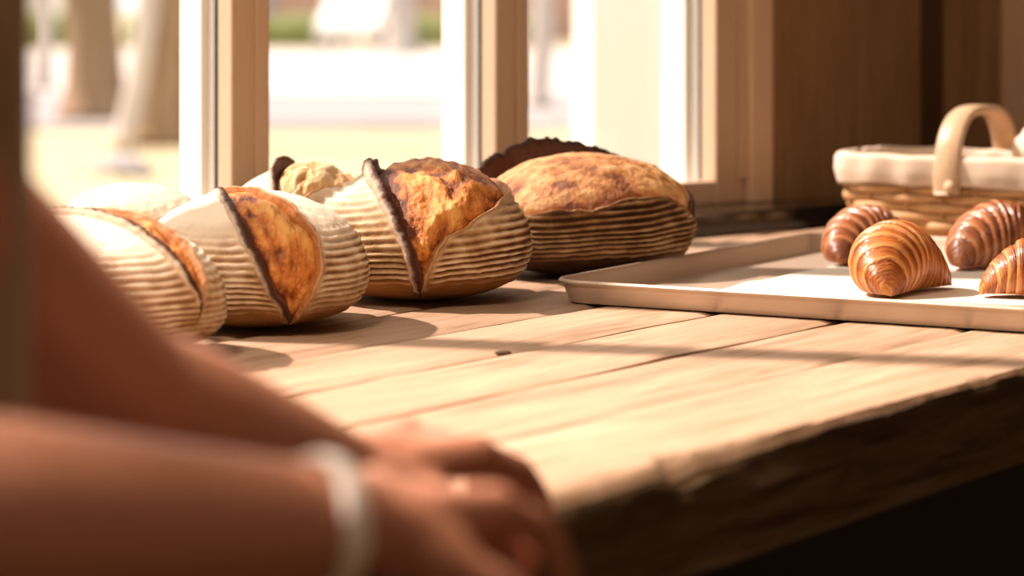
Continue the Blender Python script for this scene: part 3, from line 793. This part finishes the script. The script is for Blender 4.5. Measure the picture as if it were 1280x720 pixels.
# ------------------------------------------------------------------ near post
bm = bmesh.new(); X1 = x(37, 1.237)
box(bm, 0, 0, HC/2, .045, .022, HC, None, .004)
o = tag(bm_obj('wooden_post', bm, M['post']), 'plain brown-grey post at the left border in the foreground', 'post'); o.location = (X1-.0225, 1.237, 0)

# ------------------------------------------------------------------ person
def capsules(bm, chain, seg=20):
    "tapered round-ended bodies from point to point"
    for (p, r, q, s_) in chain:
        p, q = Vector(p), Vector(q); d = q-p; L = d.length; rot = d.to_track_quat('Z', 'Y').to_matrix().to_4x4() if L > 1e-6 else Matrix()
        rings = []
        for k in range(5): a = math.pi/2*(1-k/5); rings.append((-math.sin(a)*r, math.cos(a)*r))
        rings.append((0, r)); rings.append((L, s_))
        for k in range(1, 6): a = math.pi/2*k/5; rings.append((L+math.sin(a)*s_, math.cos(a)*s_))
        rings[0] = (-r, r*.02); rings[-1] = (L+s_, s_*.02)
        vv = []
        T_ = Matrix.Translation(p) @ rot
        for (z, rr) in rings: vv.append([bm.verts.new(T_ @ Vector((math.cos(2*math.pi*j/seg)*rr, math.sin(2*math.pi*j/seg)*rr, z))) for j in range(seg)])
        for a in range(len(vv)-1):
            for j in range(seg): bm.faces.new((vv[a][j], vv[a][(j+1) % seg], vv[a+1][(j+1) % seg], vv[a+1][j]))
        bm.faces.new(vv[0][::-1]); bm.faces.new(vv[-1])
def ellip(bm, c, r, rot=None):
    rs = bmesh.ops.create_icosphere(bm, subdivisions=4, radius=1); bmesh.ops.scale(bm, vec=r, verts=rs['verts'])
    if rot: bmesh.ops.transform(bm, matrix=rot, verts=rs['verts'])
    bmesh.ops.translate(bm, vec=c, verts=rs['verts'])
def remeshed(name, bm, mat, parent, vox, smooth=6, fac=.5):
    me = bpy.data.meshes.new(name); bmesh.ops.recalc_face_normals(bm, faces=bm.faces); bm.to_mesh(me); bm.free()
    tmp = bpy.data.objects.new('tmp', me); C.objects.link(tmp)
    m = tmp.modifiers.new('r', 'REMESH'); m.mode = 'VOXEL'; m.voxel_size = vox; m.adaptivity = 0
    s = tmp.modifiers.new('s', 'SMOOTH'); s.iterations = smooth; s.factor = fac
    dg = bpy.context.evaluated_depsgraph_get(); dg.update()
    out = bpy.data.meshes.new_from_object(tmp.evaluated_get(dg)); out.name = name
    bpy.data.objects.remove(tmp)
    for p in out.polygons: p.use_smooth = True
    out.materials.clear(); out.materials.append(mat)
    o = bpy.data.objects.new(name, out); C.objects.link(o)
    if parent: o.parent = parent
    return o
Z = Vector((0, 0, 1))
def hand(bm, wrist, tipdir, palmn, curl, side, size=1.0, spread=1.0):
    "wrist point, direction to the knuckles, palm normal (out of the palm), curl per joint in degrees, side = where the thumb is"
    f = tipdir.normalized(); n = (palmn-f*palmn.dot(f)).normalized(); l = f.cross(n).normalized()*side
    PL = .092*size
    kn = []
    for k, (lat, ln) in enumerate(((.030, .0), (.010, .004), (-.011, .001), (-.031, -.008))):
        kn.append(wrist+f*(PL+ln)+l*lat*size*spread-n*(.006*abs(lat)/.03))
    for k_, r in zip(kn, (.0125, .013, .0125, .0115)):
        capsules(bm, [(wrist+(k_-wrist)*.15, .017*size, k_, r*size)])
    capsules(bm, [(wrist-f*.01, .025*size, wrist+f*.05, .021*size)])
    capsules(bm, [(wrist+f*.02+l*.012, .018*size, wrist+f*.045+l*.030+n*.012, .016*size)])
    lens = ((.040, .024, .020), (.045, .028, .021), (.041, .026, .021), (.032, .020, .018))
    for k in range(4):
        p = kn[k]; ang = 0; fan = (1.5-k)*.07*spread; d0 = (f+l*fan).normalized()
        for q in range(3):
            ang += math.radians(curl[q]+3*k)
            d = d0*math.cos(ang)+n*math.sin(ang); e = p+d*lens[k][q]*size
            r0, r1 = [(.0098, .0090), (.0088, .0080), (.0080, .0068)][q]
            capsules(bm, [(p, r0*size*(1-.05*(k == 3)), e, r1*size*(1-.08*(k == 3)))]); p = e
    p = wrist+f*.03*size+l*.028*size+n*.010
    for (df, dl, dn, L_, r0, r1) in ((.62, .62, .35, .040, .0135, .0115), (.85, .25, .42, .033, .0108, .0098), (.9, .0, .5, .026, .0100, .0078)):
        d = (f*df+l*dl+n*dn).normalized(); e = p+d*L_*size; capsules(bm, [(p, r0*size, e, r1*size)]); p = e
# joints
fE = Q(140, 500, 1.37); fW = Q(425, 596, 1.60); fS = Vector((-.37, 1.07, 1.27))
nE = Q(-190, 655, 1.07); nW = Q(425, 660, 1.20); nS = Vector((-.36, .80, 1.28))
CH = (fS+nS)/2
floor_pt = Vector((CH.x-.04, CH.y, 0))
person = tag(empty('person', floor_pt), 'person at the left in the foreground reaching both bare arms towards the table edge', 'person')
PI_ = Matrix.Translation(-floor_pt)
bm = bmesh.new()
pel = Vector((CH.x-.10, CH.y, .92)); wai = Vector((CH.x-.09, CH.y, 1.06)); chs = Vector((CH.x-.03, CH.y, 1.24)); nek = Vector((CH.x+.01, CH.y, 1.40)); hd = Vector((CH.x+.05, CH.y, 1.53))
ya = Vector((0, .085, 0))
for s_ in (-1, 1):
    capsules(bm, [(pel+ya*s_, .10, wai+ya*s_*.75, .085), (wai+ya*s_*.75, .085, chs+ya*s_*1.05, .10)])
    hip = pel+Vector((0, .09*s_, -.03)); kne = Vector((pel.x+.03, hip.y, .49)); ank = Vector((pel.x-.01, hip.y, .07))
    capsules(bm, [(hip, .088, kne, .056), (kne, .056, kne.lerp(ank, .35), .056), (kne.lerp(ank, .35), .056, ank, .036), (ank+Vector((-.02, 0, -.03)), .036, ank+Vector((.15, 0, -.045)), .024)])
capsules(bm, [(chs+Vector((0, 0, .04)), .095, nek-Vector((0, 0, .02)), .055), (nek-Vector((0, 0, .02)), .055, hd, .052)])
# head
ellip(bm, hd+Vector((-.012, 0, .055)), (.096, .076, .092)); ellip(bm, hd+Vector((.024, 0, -.002)), (.066, .058, .078)); capsules(bm, [(hd+Vector((.055, 0, -.055)), .030, hd+Vector((.06, 0, -.05)), .028)])
capsules(bm, [(hd+Vector((.082, 0, .052)), .010, hd+Vector((.104, 0, .012)), .0135)])
for s_ in (-1, 1):
    ellip(bm, hd+Vector((-.004, .079*s_, .022)), (.018, .009, .030)); ellip(bm, hd+Vector((.062, .032*s_, .062)), (.022, .022, .012)); ellip(bm, hd+Vector((.060, .036*s_, .005)), (.022, .024, .024))
# arms
for Sh, El, Wr, nr in ((fS, fE, fW, 0), (nS, nE, nW, 1)):
    capsules(bm, [(CH.lerp(Sh, .5)+Vector((0, 0, .0)), .075, Sh, .060), (Sh, .060, Sh.lerp(El, .35), .052), (Sh.lerp(El, .35), .052, El, .043 if nr else .045)])
    a = El.lerp(Wr, .28); big = .045 if nr else .042
    capsules(bm, [(El, .043 if nr else .043, a, big), (a, big, El.lerp(Wr, .7), .034), (El.lerp(Wr, .7), .034, Wr, .027)])
fdir = (Q(590, 560, 1.685)-fW); hand(bm, fW, fdir, Vector((-.2, .0, -1)), (22, 24, 14), -1, 1.0, .84)
ndir = (Q(600, 630, 1.32)-nW); hand(bm, nW, ndir, Vector((.1, .4, -1)), (14, 22, 14), -1, 1.0)
bmesh.ops.transform(bm, matrix=PI_, verts=bm.verts)
body = remeshed('body', bm, M['skin'], person, .0034, 7, .5)
# bracelet
f = (nW-nE).normalized(); cb = nE.lerp(nW, .955)
bm = bmesh.new(); N, K = 64, 8; T_ = Matrix.Translation(cb-floor_pt) @ f.to_track_quat('Z', 'Y').to_matrix().to_4x4()
vs = []
for i in range(N):
    a = 2*math.pi*i/N
    for j in range(K):
        b = 2*math.pi*j/K; rr = .0305+.0024*math.cos(b); vs.append(T_ @ Vector((math.cos(a)*rr, math.sin(a)*rr, .0065*math.sin(b))))
bm.free(); mesh_obj('bracelet', vs, grid_faces(N, K, True, True), M['bracelet'], person)
# shirt
bm = bmesh.new(); g = .012
for s_ in (-1, 1):
    capsules(bm, [(pel+ya*s_+Vector((0, 0, .02)), .10+g, wai+ya*s_*.75, .085+g*1.6), (wai+ya*s_*.75, .085+g*1.6, chs+ya*s_*1.05, .10+g)])
capsules(bm, [(chs+Vector((0, 0, .04)), .095+g, nek-Vector((0, 0, .055)), .058+g)])
for Sh, El in ((fS, fE), (nS, nE)):
    capsules(bm, [(CH.lerp(Sh, .5), .075+g, Sh, .060+g), (Sh, .060+g, Sh.lerp(El, .42), .052+g*1.2)])
bmesh.ops.transform(bm, matrix=PI_, verts=bm.verts); remeshed('shirt', bm, M['shirt'], person, .006, 5)
bm = bmesh.new()
for s_ in (-1, 1):
    hip = pel+Vector((0, .09*s_, -.03)); kne = Vector((pel.x+.03, hip.y, .49)); ank = Vector((pel.x-.01, hip.y, .09))
    capsules(bm, [(hip, .102, kne, .072), (kne, .072, ank, .056), (pel+ya*s_, .108, hip, .102)])
bmesh.ops.transform(bm, matrix=PI_, verts=bm.verts); remeshed('trousers', bm, M['trousers'], person, .007, 4)
bm = bmesh.new()
for s_ in (-1, 1):
    ank = Vector((pel.x-.01, pel.y+.09*s_, .07)); capsules(bm, [(ank+Vector((-.03, 0, -.02)), .047, ank+Vector((.06, 0, -.027)), .042), (ank+Vector((.06, 0, -.027)), .042, ank+Vector((.17, 0, -.035)), .034)])
bmesh.ops.transform(bm, matrix=PI_, verts=bm.verts); remeshed('shoes', bm, M['black'], person, .006, 4)
bm = bmesh.new(); ellip(bm, hd+Vector((-.022, 0, .066)), (.102, .086, .094)); ellip(bm, hd+Vector((-.07, 0, .01)), (.045, .066, .06))
cut_ = [v for v in bm.verts if (v.co.x-hd.x) > .045+.5*(v.co.z-hd.z-.08) and v.co.z < hd.z+.125]
for v in cut_: v.co.x = hd.x+.03+(v.co.x-hd.x-.03)*.2
bmesh.ops.transform(bm, matrix=PI_, verts=bm.verts); remeshed('hair', bm, M['hair'], person, .005, 3)
for s_ in (-1, 1):
    bm = bmesh.new(); ellip(bm, hd+Vector((.072, .031*s_, .042))-floor_pt, (.0115, .0125, .0115)); e = bm_obj('eye', bm, M['eyewhite'], person, True)
    bm = bmesh.new(); ellip(bm, hd+Vector((.0815, .031*s_, .041))-floor_pt, (.0035, .0055, .0055)); bm_obj('iris', bm, M['iris'], e, True)
bm = bmesh.new(); capsules(bm, [(hd+Vector((.083, -.020, -.022))-floor_pt, .004, hd+Vector((.091, 0, -.021))-floor_pt, .0065), (hd+Vector((.091, 0, -.021))-floor_pt, .0065, hd+Vector((.083, .020, -.022))-floor_pt, .004)])
bm_obj('lips', bm, M['lips'], person, True)
